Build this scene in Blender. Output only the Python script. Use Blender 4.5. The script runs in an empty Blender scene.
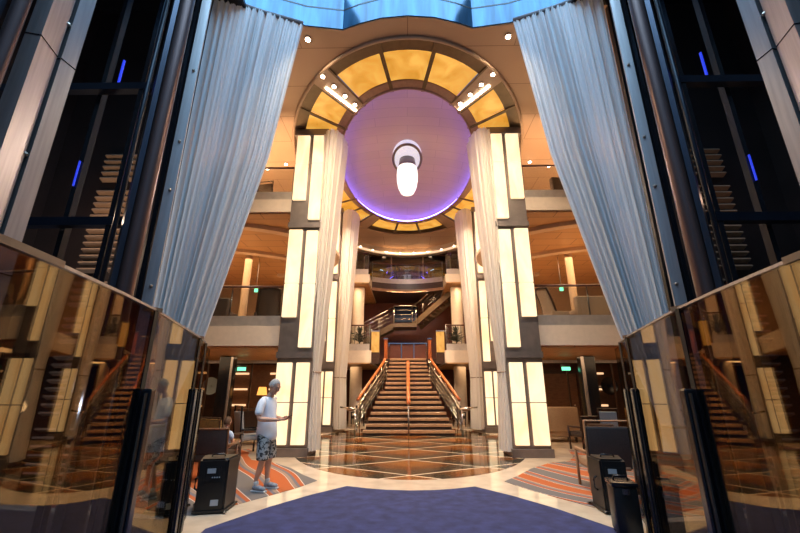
import bpy, bmesh, math, random
from mathutils import Vector, Matrix
random.seed(7)
C = bpy.context.scene.collection
PI = math.pi
R = math.radians

# ------------------------------------------------------------------ helpers
class MB:
    def __init__(s): s.bm = bmesh.new()
    def _xf(s, vs, c, rz=0, rx=0, ry=0):
        m = Matrix.Translation(c) @ Matrix.Rotation(rz, 4, 'Z') @ Matrix.Rotation(ry, 4, 'Y') @ Matrix.Rotation(rx, 4, 'X')
        bmesh.ops.transform(s.bm, matrix=m, verts=vs)
    def box(s, c, sz, rz=0, rx=0, ry=0, bev=0.0, seg=2):
        r = bmesh.ops.create_cube(s.bm, size=1.0); vs = r['verts']
        bmesh.ops.scale(s.bm, vec=sz, verts=vs)
        if bev > 0:
            es = list({e for v in vs for e in v.link_edges})
            r2 = bmesh.ops.bevel(s.bm, geom=es, offset=bev, segments=seg, profile=0.5, affect='EDGES')
            vs = list({v for f in r2['faces'] for v in f.verts} | {v for v in vs if v.is_valid})
        s._xf(vs, Vector(c), rz, rx, ry); return s
    def cyl(s, p, q, r, r2=None, n=16, caps=True):
        p, q = Vector(p), Vector(q); d = q - p
        k = bmesh.ops.create_cone(s.bm, cap_ends=caps, segments=n, radius1=r, radius2=r if r2 is None else r2, depth=d.length)
        m = Matrix.Translation((p + q) / 2) @ d.to_track_quat('Z', 'Y').to_matrix().to_4x4()
        bmesh.ops.transform(s.bm, matrix=m, verts=k['verts']); return s
    def sphere(s, c, r, u=16, v=10):
        k = bmesh.ops.create_uvsphere(s.bm, u_segments=u, v_segments=v, radius=1.0)
        if not hasattr(r, '__len__'): r = (r, r, r)
        bmesh.ops.scale(s.bm, vec=r, verts=k['verts'])
        bmesh.ops.translate(s.bm, vec=c, verts=k['verts']); return s
    def tube(s, pts, r, n=8, closed=False):
        pts = [Vector(p) for p in pts]; N = len(pts); rings = []
        up = Vector((0, 0, 1))
        for i, p in enumerate(pts):
            a = pts[i - 1] if (i > 0 or closed) else p
            b = pts[(i + 1) % N] if (i < N - 1 or closed) else p
            d = (b - a).normalized()
            sd = d.cross(up)
            if sd.length < 1e-3: sd = d.cross(Vector((0, 1, 0)))
            sd.normalize(); u2 = sd.cross(d)
            rr = r[i] if hasattr(r, '__len__') else r
            rings.append([s.bm.verts.new(p + sd * rr * math.cos(2 * PI * k / n) + u2 * rr * math.sin(2 * PI * k / n)) for k in range(n)])
        for i in range(N if closed else N - 1):
            A, B = rings[i], rings[(i + 1) % N]
            for k in range(n): s.bm.faces.new((A[k], A[(k + 1) % n], B[(k + 1) % n], B[k]))
        if not closed:
            s.bm.faces.new(rings[0]); s.bm.faces.new(rings[-1][::-1])
        return s
    def prism(s, poly, z0, z1, holes=()):
        loops = [poly] + list(holes); es = []
        vl = []
        for lp in loops:
            vs = [s.bm.verts.new((x, y, z0)) for x, y in lp]; vl.append(vs)
            for i in range(len(vs)): es.append(s.bm.edges.new((vs[i], vs[(i + 1) % len(vs)])))
        r = bmesh.ops.triangle_fill(s.bm, use_beauty=True, use_dissolve=False, edges=es, normal=(0, 0, 1))
        fs = [g for g in r['geom'] if isinstance(g, bmesh.types.BMFace)]
        mp = {}
        for vs in vl:
            for v in vs: mp[v] = s.bm.verts.new((v.co.x, v.co.y, z1))
        for f in fs: s.bm.faces.new([mp[v] for v in f.verts])
        for vs in vl:
            for i in range(len(vs)):
                a, b = vs[i], vs[(i + 1) % len(vs)]; s.bm.faces.new((a, b, mp[b], mp[a]))
        return s
    def ribbon(s, path, z0, z1, th, closed=False):
        P = [Vector((p[0], p[1])) for p in path]; N = len(P); L = []
        for i in range(N):
            a = P[i - 1] if i > 0 or closed else P[i]; b = P[(i + 1) % N] if i < N - 1 or closed else P[i]
            d = (b - a).normalized(); n = Vector((-d.y, d.x)) * th / 2
            L.append([s.bm.verts.new((q.x, q.y, z)) for q, z in ((P[i] - n, z0), (P[i] + n, z0), (P[i] + n, z1), (P[i] - n, z1))])
        for i in range(N if closed else N - 1):
            A, B = L[i], L[(i + 1) % N]
            for k in range(4): s.bm.faces.new((A[k], A[(k + 1) % 4], B[(k + 1) % 4], B[k]))
        if not closed: s.bm.faces.new(L[0]); s.bm.faces.new(L[-1][::-1])
        return s
    def grid(s, fn, nu, nv, wrap=False):
        V = [[s.bm.verts.new(fn(i / nu, j / nv)) for j in range(nv + 1)] for i in range(nu if wrap else nu + 1)]
        for i in range(nu):
            for j in range(nv):
                a, b = V[i], V[(i + 1) % len(V)]
                s.bm.faces.new((a[j], b[j], b[j + 1], a[j + 1]))
        return s
    def lathe(s, prof, c=(0, 0, 0), n=24, sx=1, sy=1):
        c = Vector(c); rings = []
        for r, z in prof:
            r = max(r, .0005)
            rings.append([s.bm.verts.new(c + Vector((sx * r * math.cos(2 * PI * k / n), sy * r * math.sin(2 * PI * k / n), z))) for k in range(n)])
        for A, B in zip(rings, rings[1:]):
            for k in range(n): s.bm.faces.new((A[k], A[(k + 1) % n], B[(k + 1) % n], B[k]))
        s.bm.faces.new(rings[0][::-1]); s.bm.faces.new(rings[-1]); return s
    def beam(s, p, q, w, h):
        p, q = Vector(p), Vector(q); d = q - p
        k = bmesh.ops.create_cube(s.bm, size=1.0); bmesh.ops.scale(s.bm, vec=(w, h, d.length), verts=k['verts'])
        z = d.normalized(); x = Vector((0, 0, 1)).cross(z)
        if x.length < 1e-3: x = Vector((1, 0, 0))
        x.normalize(); y = z.cross(x)
        m = Matrix((x, y, z)).transposed().to_4x4(); m.translation = (p + q) / 2
        bmesh.ops.transform(s.bm, matrix=m, verts=k['verts']); return s
    def build(s, name, mat, parent=None, smooth=False, solid=0):
        bmesh.ops.recalc_face_normals(s.bm, faces=s.bm.faces)
        me = bpy.data.meshes.new(name); s.bm.to_mesh(me); s.bm.free()
        me.materials.append(mat)
        if smooth:
            for p in me.polygons: p.use_smooth = True
        o = bpy.data.objects.new(name, me); C.objects.link(o)
        if parent: o.parent = parent
        if smooth == 'auto':
            m = o.modifiers.new('split', 'EDGE_SPLIT'); m.split_angle = R(35)
        if solid:
            m = o.modifiers.new('solid', 'SOLIDIFY'); m.thickness = solid
        return o

def thing(name, label, cat, loc=(0, 0, 0), rz=0, group=None):
    o = bpy.data.objects.new(name, None); C.objects.link(o); o.empty_display_size = .1
    o.location = loc; o.rotation_euler = (0, 0, rz); o['label'] = label; o['category'] = cat
    if group: o['group'] = group
    return o
def tag(o, label, cat, group=None):
    o['label'] = label; o['category'] = cat
    if group: o['group'] = group
    return o
def struct(name, mb, m, smooth=False):
    o = mb.build(name, m, None, smooth); o['kind'] = 'structure'; return o
def dup(root, loc, rz=None, label=None, group=None):
    def cp(o, par):
        c = o.copy(); C.objects.link(c)
        if par: c.parent = par
        for ch in list(o.children): cp(ch, c)
        return c
    r = cp(root, None); r.location = loc
    if rz is not None: r.rotation_euler = (0, 0, rz)
    if label: r['label'] = label
    if group: r['group'] = group
    return r
def lerp(a, b, t): return a + (b - a) * t
def interp(xs, ys, x):
    if x <= xs[0]: return ys[0]
    for i in range(1, len(xs)):
        if x <= xs[i]: return lerp(ys[i - 1], ys[i], (x - xs[i - 1]) / (xs[i] - xs[i - 1]))
    return ys[-1]

# ------------------------------------------------------------------ materials
def base(name):
    m = bpy.data.materials.new(name); m.use_nodes = True; nt = m.node_tree
    return m, nt, nt.nodes['Principled BSDF'], nt.nodes['Material Output']
def N(nt, t, **k):
    n = nt.nodes.new(t)
    for a, b in k.items(): setattr(n, a, b)
    return n
def mat(name, col, rough=.5, metal=0, noise=0.0, scale=8, emis=None, es=0, stretch=(1, 1, 1), coat=0, bump=0):
    m, nt, b, out = base(name)
    b.inputs['Roughness'].default_value = rough; b.inputs['Metallic'].default_value = metal
    b.inputs['Coat Weight'].default_value = coat
    tc = N(nt, 'ShaderNodeTexCoord'); mp = N(nt, 'ShaderNodeMapping'); mp.inputs['Scale'].default_value = stretch
    nt.links.new(tc.outputs['Object'], mp.inputs['Vector'])
    nz = N(nt, 'ShaderNodeTexNoise'); nz.inputs['Scale'].default_value = scale; nz.inputs['Detail'].default_value = 4
    nt.links.new(mp.outputs[0], nz.inputs['Vector'])
    cr = N(nt, 'ShaderNodeValToRGB')
    a = max(noise, .02)
    cr.color_ramp.elements[0].color = (*[max(0, c * (1 - a)) for c in col], 1); cr.color_ramp.elements[1].color = (*[min(1, c * (1 + a)) for c in col], 1)
    cr.color_ramp.elements[0].position = .3; cr.color_ramp.elements[1].position = .7
    nt.links.new(nz.outputs['Fac'], cr.inputs[0]); nt.links.new(cr.outputs[0], b.inputs['Base Color'])
    if emis:
        b.inputs['Emission Color'].default_value = (*emis, 1); b.inputs['Emission Strength'].default_value = es
    if bump:
        bp = N(nt, 'ShaderNodeBump'); bp.inputs['Strength'].default_value = bump; bp.inputs['Distance'].default_value = .01
        nt.links.new(nz.outputs['Fac'], bp.inputs['Height']); nt.links.new(bp.outputs[0], b.inputs['Normal'])
    return m
def glow(name, c0, c1, strength, scale=2.5, stretch=(1, 1, .4), rough=.25):
    m, nt, b, out = base(name)
    tc = N(nt, 'ShaderNodeTexCoord'); mp = N(nt, 'ShaderNodeMapping'); mp.inputs['Scale'].default_value = stretch
    nz = N(nt, 'ShaderNodeTexNoise'); nz.inputs['Scale'].default_value = scale; nz.inputs['Detail'].default_value = 6; nz.inputs['Distortion'].default_value = .8
    cr = N(nt, 'ShaderNodeValToRGB'); cr.color_ramp.elements[0].color = (*c0, 1); cr.color_ramp.elements[1].color = (*c1, 1)
    cr.color_ramp.elements[0].position = .3; cr.color_ramp.elements[1].position = .65
    nt.links.new(tc.outputs['Object'], mp.inputs[0]); nt.links.new(mp.outputs[0], nz.inputs['Vector']); nt.links.new(nz.outputs['Fac'], cr.inputs[0])
    nt.links.new(cr.outputs[0], b.inputs['Emission Color']); b.inputs['Emission Strength'].default_value = strength
    b.inputs['Base Color'].default_value = (*[c * .4 for c in c1], 1); b.inputs['Roughness'].default_value = rough
    return m
def glass(name, tint, refl, rcol=(1, 1, 1), rough=0.0, k=.5):
    m, nt, b, out = base(name); nt.nodes.remove(b)
    tr = N(nt, 'ShaderNodeBsdfTransparent'); tr.inputs[0].default_value = (*tint, 1)
    gl = N(nt, 'ShaderNodeBsdfGlossy'); gl.inputs['Color'].default_value = (*rcol, 1); gl.inputs['Roughness'].default_value = rough
    mx = N(nt, 'ShaderNodeMixShader')
    lw = N(nt, 'ShaderNodeLayerWeight'); lw.inputs[0].default_value = .25
    ma = N(nt, 'ShaderNodeMath', operation='MULTIPLY_ADD'); ma.inputs[1].default_value = k; ma.inputs[2].default_value = refl; ma.use_clamp = True
    nt.links.new(lw.outputs['Fresnel'], ma.inputs[0]); nt.links.new(ma.outputs[0], mx.inputs[0])
    nt.links.new(tr.outputs[0], mx.inputs[1]); nt.links.new(gl.outputs[0], mx.inputs[2]); nt.links.new(mx.outputs[0], out.inputs[0])
    return m
def sheer(name, col, trans=.35, see=.06, stripe=60, var=.07):
    m, nt, b, out = base(name); nt.nodes.remove(b)
    tc = N(nt, 'ShaderNodeTexCoord'); mp = N(nt, 'ShaderNodeMapping'); mp.inputs['Scale'].default_value = (1, 1, .02)
    nz = N(nt, 'ShaderNodeTexNoise'); nz.inputs['Scale'].default_value = stripe; nz.inputs['Detail'].default_value = 2
    cr = N(nt, 'ShaderNodeValToRGB'); cr.color_ramp.elements[0].color = (*[c * (1 - var) for c in col], 1); cr.color_ramp.elements[1].color = (*[min(1, c * 1.05) for c in col], 1)
    cr.color_ramp.elements[0].position = .35; cr.color_ramp.elements[1].position = .65
    nt.links.new(tc.outputs['Object'], mp.inputs[0]); nt.links.new(mp.outputs[0], nz.inputs['Vector']); nt.links.new(nz.outputs['Fac'], cr.inputs[0])
    d = N(nt, 'ShaderNodeBsdfDiffuse'); t = N(nt, 'ShaderNodeBsdfTranslucent'); tr = N(nt, 'ShaderNodeBsdfTransparent')
    nt.links.new(cr.outputs[0], d.inputs[0]); nt.links.new(cr.outputs[0], t.inputs[0])
    m1 = N(nt, 'ShaderNodeMixShader'); m1.inputs[0].default_value = trans
    m2 = N(nt, 'ShaderNodeMixShader'); m2.inputs[0].default_value = see
    nt.links.new(d.outputs[0], m1.inputs[1]); nt.links.new(t.outputs[0], m1.inputs[2])
    nt.links.new(m1.outputs[0], m2.inputs[1]); nt.links.new(tr.outputs[0], m2.inputs[2]); nt.links.new(m2.outputs[0], out.inputs[0])
    return m
def panelled(name, col, line, sx, sy, rough=.5, mortar=.012, off=.5):
    m, nt, b, out = base(name); b.inputs['Roughness'].default_value = rough
    tc = N(nt, 'ShaderNodeTexCoord'); br = N(nt, 'ShaderNodeTexBrick'); br.offset = off
    br.inputs['Color1'].default_value = (*col, 1); br.inputs['Color2'].default_value = (*[c * .93 for c in col], 1); br.inputs['Mortar'].default_value = (*line, 1)
    br.inputs['Scale'].default_value = 1; br.inputs['Mortar Size'].default_value = mortar; br.inputs['Brick Width'].default_value = sx; br.inputs['Row Height'].default_value = sy
    nt.links.new(tc.outputs['Object'], br.inputs['Vector']); nt.links.new(br.outputs['Color'], b.inputs['Base Color'])
    return m
def M2(nt, op, a, b=None):
    n = N(nt, 'ShaderNodeMath', operation=op)
    for i, v in enumerate((a, b)):
        if v is None: continue
        if isinstance(v, (int, float)): n.inputs[i].default_value = v
        else: nt.links.new(v, n.inputs[i])
    return n.outputs[0]
def lattice(name):
    m, nt, b, out = base(name); b.inputs['Roughness'].default_value = .1
    tc = N(nt, 'ShaderNodeTexCoord'); sp = N(nt, 'ShaderNodeSeparateXYZ'); nt.links.new(tc.outputs['Object'], sp.inputs[0])
    x = M2(nt, 'DIVIDE', sp.outputs['X'], 3.2); y = M2(nt, 'DIVIDE', M2(nt, 'SUBTRACT', sp.outputs['Y'], 8.49), 1.75)
    u = M2(nt, 'ADD', x, y); v = M2(nt, 'SUBTRACT', y, x)
    cu, cv = M2(nt, 'FLOOR', u), M2(nt, 'FLOOR', v)
    def edge(w):
        f = M2(nt, 'FRACT', w); return M2(nt, 'MINIMUM', f, M2(nt, 'SUBTRACT', 1.0, f))
    line = M2(nt, 'LESS_THAN', M2(nt, 'MINIMUM', edge(u), edge(v)), .018)
    k = M2(nt, 'MINIMUM', M2(nt, 'FRACT', u), M2(nt, 'FRACT', v))
    cr = N(nt, 'ShaderNodeValToRGB'); cr.color_ramp.interpolation = 'CONSTANT'
    cr.color_ramp.elements[0].color = (.05, .045, .03, 1); cr.color_ramp.elements[1].color = (.17, .055, .015, 1); cr.color_ramp.elements[1].position = .27
    e = cr.color_ramp.elements.new(.5); e.color = (.34, .12, .028, 1)
    nt.links.new(k, cr.inputs[0])
    nz = N(nt, 'ShaderNodeTexNoise'); nz.inputs['Scale'].default_value = 14; nt.links.new(tc.outputs['Object'], nz.inputs['Vector'])
    mxn = N(nt, 'ShaderNodeMixRGB', blend_type='MULTIPLY'); mxn.inputs[0].default_value = .5
    nt.links.new(cr.outputs[0], mxn.inputs[1]); nt.links.new(nz.outputs['Fac'], mxn.inputs[2])
    mx = N(nt, 'ShaderNodeMixRGB'); mx.inputs[2].default_value = (.75, .58, .4, 1)
    nt.links.new(line, mx.inputs[0]); nt.links.new(mxn.outputs[0], mx.inputs[1]); nt.links.new(mx.outputs[0], b.inputs['Base Color'])
    return m
def swirl(name):
    m, nt, b, out = base(name); b.inputs['Roughness'].default_value = .95
    tc = N(nt, 'ShaderNodeTexCoord'); mp = N(nt, 'ShaderNodeMapping'); mp.inputs['Rotation'].default_value = (0, 0, R(-35))
    w = N(nt, 'ShaderNodeTexWave', wave_type='BANDS'); w.inputs['Scale'].default_value = .3; w.inputs['Distortion'].default_value = 7; w.inputs['Detail'].default_value = 1.0; w.inputs['Detail Scale'].default_value = .55
    nt.links.new(tc.outputs['Object'], mp.inputs[0]); nt.links.new(mp.outputs[0], w.inputs['Vector'])
    cr = N(nt, 'ShaderNodeValToRGB'); cr.color_ramp.interpolation = 'CONSTANT'; E = cr.color_ramp.elements
    E[0].color = (.15, .13, .12, 1); E[1].color = (.44, .1, .02, 1); E[1].position = .82
    for p, c in ((.2, (.62, .5, .4, 1)), (.24, (.4, .09, .02, 1)), (.45, (.16, .14, .15, 1)), (.62, (.3, .2, .14, 1)), (.79, (.62, .5, .4, 1))):
        e = E.new(p); e.color = c
    nt.links.new(w.outputs['Fac'], cr.inputs[0]); nt.links.new(cr.outputs[0], b.inputs['Base Color'])
    return m
def camo(name):
    m, nt, b, out = base(name); b.inputs['Roughness'].default_value = .9
    tc = N(nt, 'ShaderNodeTexCoord'); nz = N(nt, 'ShaderNodeTexNoise'); nz.inputs['Scale'].default_value = 26; nz.inputs['Detail'].default_value = 1
    nt.links.new(tc.outputs['Object'], nz.inputs['Vector'])
    cr = N(nt, 'ShaderNodeValToRGB'); cr.color_ramp.interpolation = 'CONSTANT'; E = cr.color_ramp.elements
    E[0].color = (.015, .017, .02, 1); E[1].color = (.3, .31, .31, 1); E[1].position = .58
    e = E.new(.44); e.color = (.12, .125, .125, 1); e = E.new(.5); e.color = (.27, .28, .28, 1)
    nt.links.new(nz.outputs['Fac'], cr.inputs[0]); nt.links.new(cr.outputs[0], b.inputs['Base Color'])
    return m
class MM: pass
K = MM()
K.marble = mat('cream marble', (.68, .53, .38), .12, noise=.12, scale=3)
K.lattice = lattice('inlaid lattice stone')
K.blue_carpet = mat('blue carpet', (.027, .032, .105), .95, noise=.35, scale=5, bump=.3)
K.swirl = swirl('swirl carpet')
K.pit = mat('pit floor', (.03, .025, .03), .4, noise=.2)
K.ceil = panelled('tan ceiling panels', (.52, .33, .21), (.2, .1, .05), 2.6, 1.25, .55, .008)
K.soffit = panelled('orange wood soffit', (.56, .29, .115), (.14, .055, .02), 1.5, .62, .45, .01)
K.softrim = mat('soffit moulding', (.66, .45, .28), .5, noise=.05)
K.kick = mat('brushed kick band', (.5, .44, .39), .4, .5, noise=.1, scale=5)
K.fascia = mat('cream fascia', (.68, .55, .43), .5, noise=.04)
K.rim = mat('ceiling rim', (.45, .3, .2), .5, noise=.05)
K.steel = mat('brushed steel', (.42, .385, .38), .4, .75, noise=.12, scale=5, stretch=(6, 6, .3))
K.dsteel = mat('dark steel', (.2, .185, .18), .3, 1, noise=.15, scale=4, stretch=(4, 4, .4))
K.pillarm = mat('bronze grey metal', (.21, .17, .15), .35, .5, noise=.15, scale=4)
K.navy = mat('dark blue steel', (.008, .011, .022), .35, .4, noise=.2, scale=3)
K.brownsteel = mat('brown lacquered steel', (.11, .065, .058), .35, .7, noise=.15, scale=3, stretch=(4, 4, .3))
K.bluesteel = mat('column with dark lacquer', (.07, .075, .1), .3, .8, noise=.15, scale=3, stretch=(4, 4, .3))
K.chrome = mat('chrome', (.75, .73, .7), .12, 1)
K.black = mat('black metal', (.012, .012, .016), .25, .3, noise=.2)
K.blackplastic = mat('black plastic', (.007, .007, .008), .4, noise=.2, scale=30)
K.grille = mat('black grille', (.01, .01, .012), .6, .4, noise=.5, scale=90)
K.plate = mat('white label plate', (.4, .42, .45), .4)
K.drape = sheer('sheer white drape', (.72, .75, .78), .25, .04, 30, .05)
K.hem = mat('drape hem', (.2, .16, .16), .7, noise=.15)
K.cdrape = sheer('cream column drape', (.93, .86, .78), .45, .03, 30, .02)
K.tie = mat('tie band', (.4, .3, .22), .6)
K.onyx = glow('backlit onyx', (1.0, .66, .34), (1.0, .82, .54), 1.22, 2.2)
K.amber = glow('backlit amber onyx', (.6, .25, .02), (1.0, .52, .1), .9, 1.8, (1, 1, 1))
K.gold = glow('backlit gold onyx', (.5, .22, .04), (.8, .45, .12), .7, 5)
K.bronze = mat('bronze ring', (.16, .105, .06), .4, .5, noise=.1)
K.pinkband = mat('rose wood band', (.36, .2, .15), .4, .1, noise=.12, scale=10)
K.dome = panelled('dome panels', (.56, .4, .36), (.42, .3, .27), 2.2, .5, .6, .008)
K.cove = mat('violet light strip', (.2, .2, .8), .5, emis=(.15, .13, 1.0), es=19)
K.lamp = mat('spotlight lens', (1, .9, .75), .3, emis=(1, .86, .66), es=26)
K.warmstrip = mat('warm light strip', (1, .8, .6), .5, emis=(1, .68, .4), es=.9)
K.lampring = mat('spotlight ring', (.5, .4, .32), .3, .8)
K.crystal = glow('lit crystal', (.62, .52, .42), (1, .95, .86), 1.5, 26, (1, 1, 1))
K.silver = mat('silver leaf', (.78, .77, .78), .3, .6, noise=.06)
K.platelit = glow('lit plate', (.6, .57, .68), (.9, .86, .95), .8, 30, (1, 1, 1))
K.screen = glass('bronze tinted screen glass', (.5, .53, .58), .1, (1, .72, .4), k=.28)
K.clear = glass('clear railing glass', (.86, .88, .87), .05)
K.stairglass = glass('stair glass', (.6, .66, .7), .22)
K.wallglass = glass('balcony window glass', (.35, .33, .32), .22, (1, .97, .95))
K.blueglass = mat('blue glass fascia', (.035, .11, .2), .1, .35, noise=.5, scale=1.6, stretch=(3, 3, .3))  # stretched noise paints streaky reflections into the blue
K.rail = mat('orange wood handrail', (.38, .09, .014), .3, noise=.2, scale=12, coat=.4)
K.darkrail = mat('dark wood handrail', (.09, .03, .015), .35, noise=.2)
K.tread = mat('brown stair carpet', (.06, .03, .018), .9, noise=.25, scale=20)
K.nosing = mat('stair edge wood', (.34, .18, .09), .4, noise=.15, scale=8)
K.redwall = mat('dark red wall', (.17, .045, .022), .4, noise=.15, scale=2)
K.darkwood = mat('dark wood', (.05, .022, .012), .35, noise=.3, scale=5, stretch=(1, 1, 6))
K.midwood = mat('brown wood', (.16, .07, .03), .4, noise=.25, scale=6, stretch=(1, 1, 5))
K.tan = mat('tan wall', (.5, .34, .22), .6, noise=.05)
K.goldfab = mat('gold upholstery', (.3, .17, .045), .75, noise=.3, scale=40)
K.greyfab = mat('grey upholstery', (.28, .27, .27), .85, noise=.2, scale=60)
K.brownfab = mat('brown upholstery', (.06, .035, .022), .7, noise=.25, scale=50)
K.beigefab = mat('beige upholstery', (.4, .27, .17), .8, noise=.1, scale=40)
K.slatefab = mat('charcoal woven back', (.045, .03, .026), .8, noise=.35, scale=80)
K.bluefab = mat('pale blue upholstery', (.4, .5, .55), .7, noise=.1, scale=40)
K.shelfglow = mat('lit shelf', (.9, .7, .5), .5, emis=(1, .62, .33), es=1.1)
K.orangeshade = mat('orange lamp shade', (.9, .4, .1), .6, emis=(1, .4, .08), es=1.6)
K.green = mat('green exit light', (.1, .9, .5), .5, emis=(.2, 1, .55), es=1.6)
K.bluelamp = mat('blue strip', (.05, .1, 1), .5, emis=(.03, .06, 1), es=.55)
K.louver = mat('pale louver slats', (.26, .16, .1), .5, noise=.1)
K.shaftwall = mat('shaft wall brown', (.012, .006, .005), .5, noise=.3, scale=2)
K.plant = mat('dark leaves', (.02, .035, .018), .5, noise=.4, scale=20)
K.pic = mat('dark blue picture', (.03, .045, .09), .2, noise=.4, scale=2)
K.skin = mat('skin', (.5, .27, .18), .55, noise=.06, scale=12)
K.hair = mat('grey hair', (.42, .39, .37), .8, noise=.25, scale=60)
K.brownhair = mat('brown hair', (.1, .05, .025), .7, noise=.3, scale=60)
K.tee = mat('white tee shirt', (.74, .75, .8), .85, noise=.04, scale=14, bump=.15)
K.bluetee = mat('pale blue shirt', (.4, .5, .68), .85, noise=.05)
K.camo = camo('grey camouflage')
K.shoe = mat('grey sneaker', (.28, .3, .33), .7, noise=.35, scale=22)
K.sole = mat('white sole', (.6, .6, .6), .6)
K.sock = mat('white sock', (.5, .5, .5), .9)
K.concrete = mat('upper wall', (.2, .24, .3), .6, noise=.1)

# ------------------------------------------------------------------ setting
L1, L1B, L2, L2B, ZC = 3.28, 2.72, 7.17, 6.73, 9.6
YO = 13.4                                    # centre of the oval ceiling
def ell(a, b, phi): return (b * math.sin(phi), YO - a * math.cos(phi))
def oval(t, n=96):
    a, b = lerp(6.17, 4.57, t), lerp(4.06, 2.5, t)
    return [ell(a, b, 2 * PI * k / n) for k in range(n)]

struct('floor', MB().box((0, 12, -.15), (34, 34, .3)), K.marble)
fl = [(3.36 * math.sin(2 * PI * k / 80), 13.4 - 5.28 * math.cos(2 * PI * k / 80)) for k in range(80)]
struct('floor_inlay', MB().prism(fl, 0, .004), K.lattice)
def mir(P): return P + [(-x, y) for x, y in reversed(P) if abs(x) > 1e-6]
edgeL = [(-1.5, -4), (-1.55, .9), (-1.9, 2.96), (-2.42, 4.66), (-2.5, 5.4), (-2.03, 6.34), (-1.6, 7.0), (-1.11, 7.6), (-.75, 7.44), (-.4, 7.34), (0, 7.3)]
bc = mir(edgeL)
tag(MB().prism(bc, 0, .007).build('carpet', K.blue_carpet), 'deep blue mottled carpet in the foreground with a cusped front edge', 'carpet')
for s in (-1, 1):
    P = [(1.72, 8.02), (1.95, 7.45), (2.52, 6.5), (2.9, 5.92), (3.4, 5.95), (7, 6.6), (12, 6.6), (12, 11.9), (4.4, 11.9), (4.1, 10.8), (3.75, 10.15), (3.2, 9.9), (2.55, 9.2), (2.1, 8.5)]
    w = 'behind the man on the left' if s < 0 else 'under the chairs on the right'
    tag(MB().prism([(s * x, y) for x, y in P], 0, .006).build('carpet', K.swirl), 'orange and grey swirl patterned carpet ' + w, 'carpet')
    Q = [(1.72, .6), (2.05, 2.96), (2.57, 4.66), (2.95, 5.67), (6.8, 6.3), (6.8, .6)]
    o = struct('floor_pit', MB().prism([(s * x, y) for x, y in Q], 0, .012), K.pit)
# top ceiling with the atrium edge and the oval opening
front = [(-6.2, -4), (-6.2, 2), (-6.0, 3.6), (-5.4, 4.9), (-4.7, 5.75), (-4.0, 6.24), (-3.2, 6.62), (-2.36, 6.9), (-1.51, 7.02), (-1.1, 6.87), (-.6, 6.74), (0, 6.69)]
fr = mir(front)
struct('ceiling', MB().prism(fr + [(16, -4), (16, 28), (-16, 28), (-16, -4)], ZC, ZC + .35, [oval(0)]), K.ceil)
# walls
struct('wall_back', MB().box((0, 28.1, 5), (32, .2, 10)), K.tan)
for s, nm in ((-1, 'left'), (1, 'right')):
    struct('wall_' + nm, MB().box((s * 14.1, 12, 5), (.2, 32, 10)), K.tan)
struct('wall_front', MB().box((0, -4.1, 8), (32, .2, 16)), K.concrete)
for s, nm in ((-1, 'left'), (1, 'right')):
    struct('wall_upper_' + nm, MB().box((s * 8.2, 1.2, 13.2), (.2, 10, 6.4)), K.concrete)
# balcony slabs and soffits
for s, nm in ((-1, 'left'), (1, 'right')):
    P1 = [(3.55, 10.75), (13.9, 10.75), (13.9, 27.9), (1.68, 27.9), (1.68, 18), (3.2, 18), (3.55, 17.2)]
    P2 = [(3.55, 10.75), (13.9, 10.75), (13.9, 27.9), (1.92, 27.9), (1.92, 19), (3.25, 19), (3.55, 18.2)]
    struct('balcony_slab_' + nm, MB().prism([(s * x, y) for x, y in P1], L1B + .02, L1), K.fascia)
    struct('balcony_slab_upper_' + nm, MB().prism([(s * x, y) for x, y in P2], L2B + .02, L2), K.fascia)
    for nm2, P, zb in (('soffit_', P1, L1B), ('soffit_upper_', P2, L2B)):
        Q = [(x + (.06 if x < 5 else 0), y + (.06 if y < 11 else 0)) for x, y in P]
        struct(nm2 + nm, MB().prism([(s * x, y) for x, y in Q], zb - .03, zb + .02), K.soffit)
    # curved steps on the soffit under the upper balcony
    for r0, cx, cy in ((3.0, 6.6, 14.4), (3.9, 8.2, 17.6)):
        arc = [(s * (cx + r0 * 1.25 * math.cos(a)), cy + r0 * math.sin(a)) for a in [PI * (.55 + .95 * k / 30) for k in range(31)]]
        struct('trim_%d' % (1 if s < 0 else 2), MB().ribbon(arc, L2B - .16, L2B - .03, .3), K.softrim)
    # ground floor restaurant wall
    struct('wall_lobby_' + nm, MB().box((s * 8.9, 16.6, 1.36), (10.2, .2, 2.7)), K.darkwood)
    struct('wall_lounge_' + nm, MB().box((s * 9.2, 19.6, 5.0), (9.4, .2, 3.4)), K.tan)
    struct('wall_gallery_' + nm, MB().box((s * 8.9, 20.0, 8.4), (10, .2, 2.4)), K.tan)
# back centre: upper balcony, window wall, red stair wall
arcp = [(x, 20.4 - .55 * (1 - (x / 1.92) ** 2) * -1) for x in [1.92 * (k / 10 - 1) for k in range(21)]]
struct('balcony_slab_centre', MB().prism(arcp + [(1.92, 24), (-1.92, 24)], L2B, L2), K.darkwood)
struct('trim_3', MB().ribbon([(x, y - .04) for x, y in arcp], L2B - .05, L2B + .1, .06), K.nosing)
struct('wall_stair', MB().box((0, 24.1, 4.9), (9.6, .2, 9.8)), K.redwall)
struct('trim_4', MB().ribbon([(4.2 * math.sin(a), 17.2 + 4.9 * math.cos(a)) for a in [R(-62 + 124 * k / 40) for k in range(41)]], 9.16, ZC, .35), K.fascia)

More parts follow.
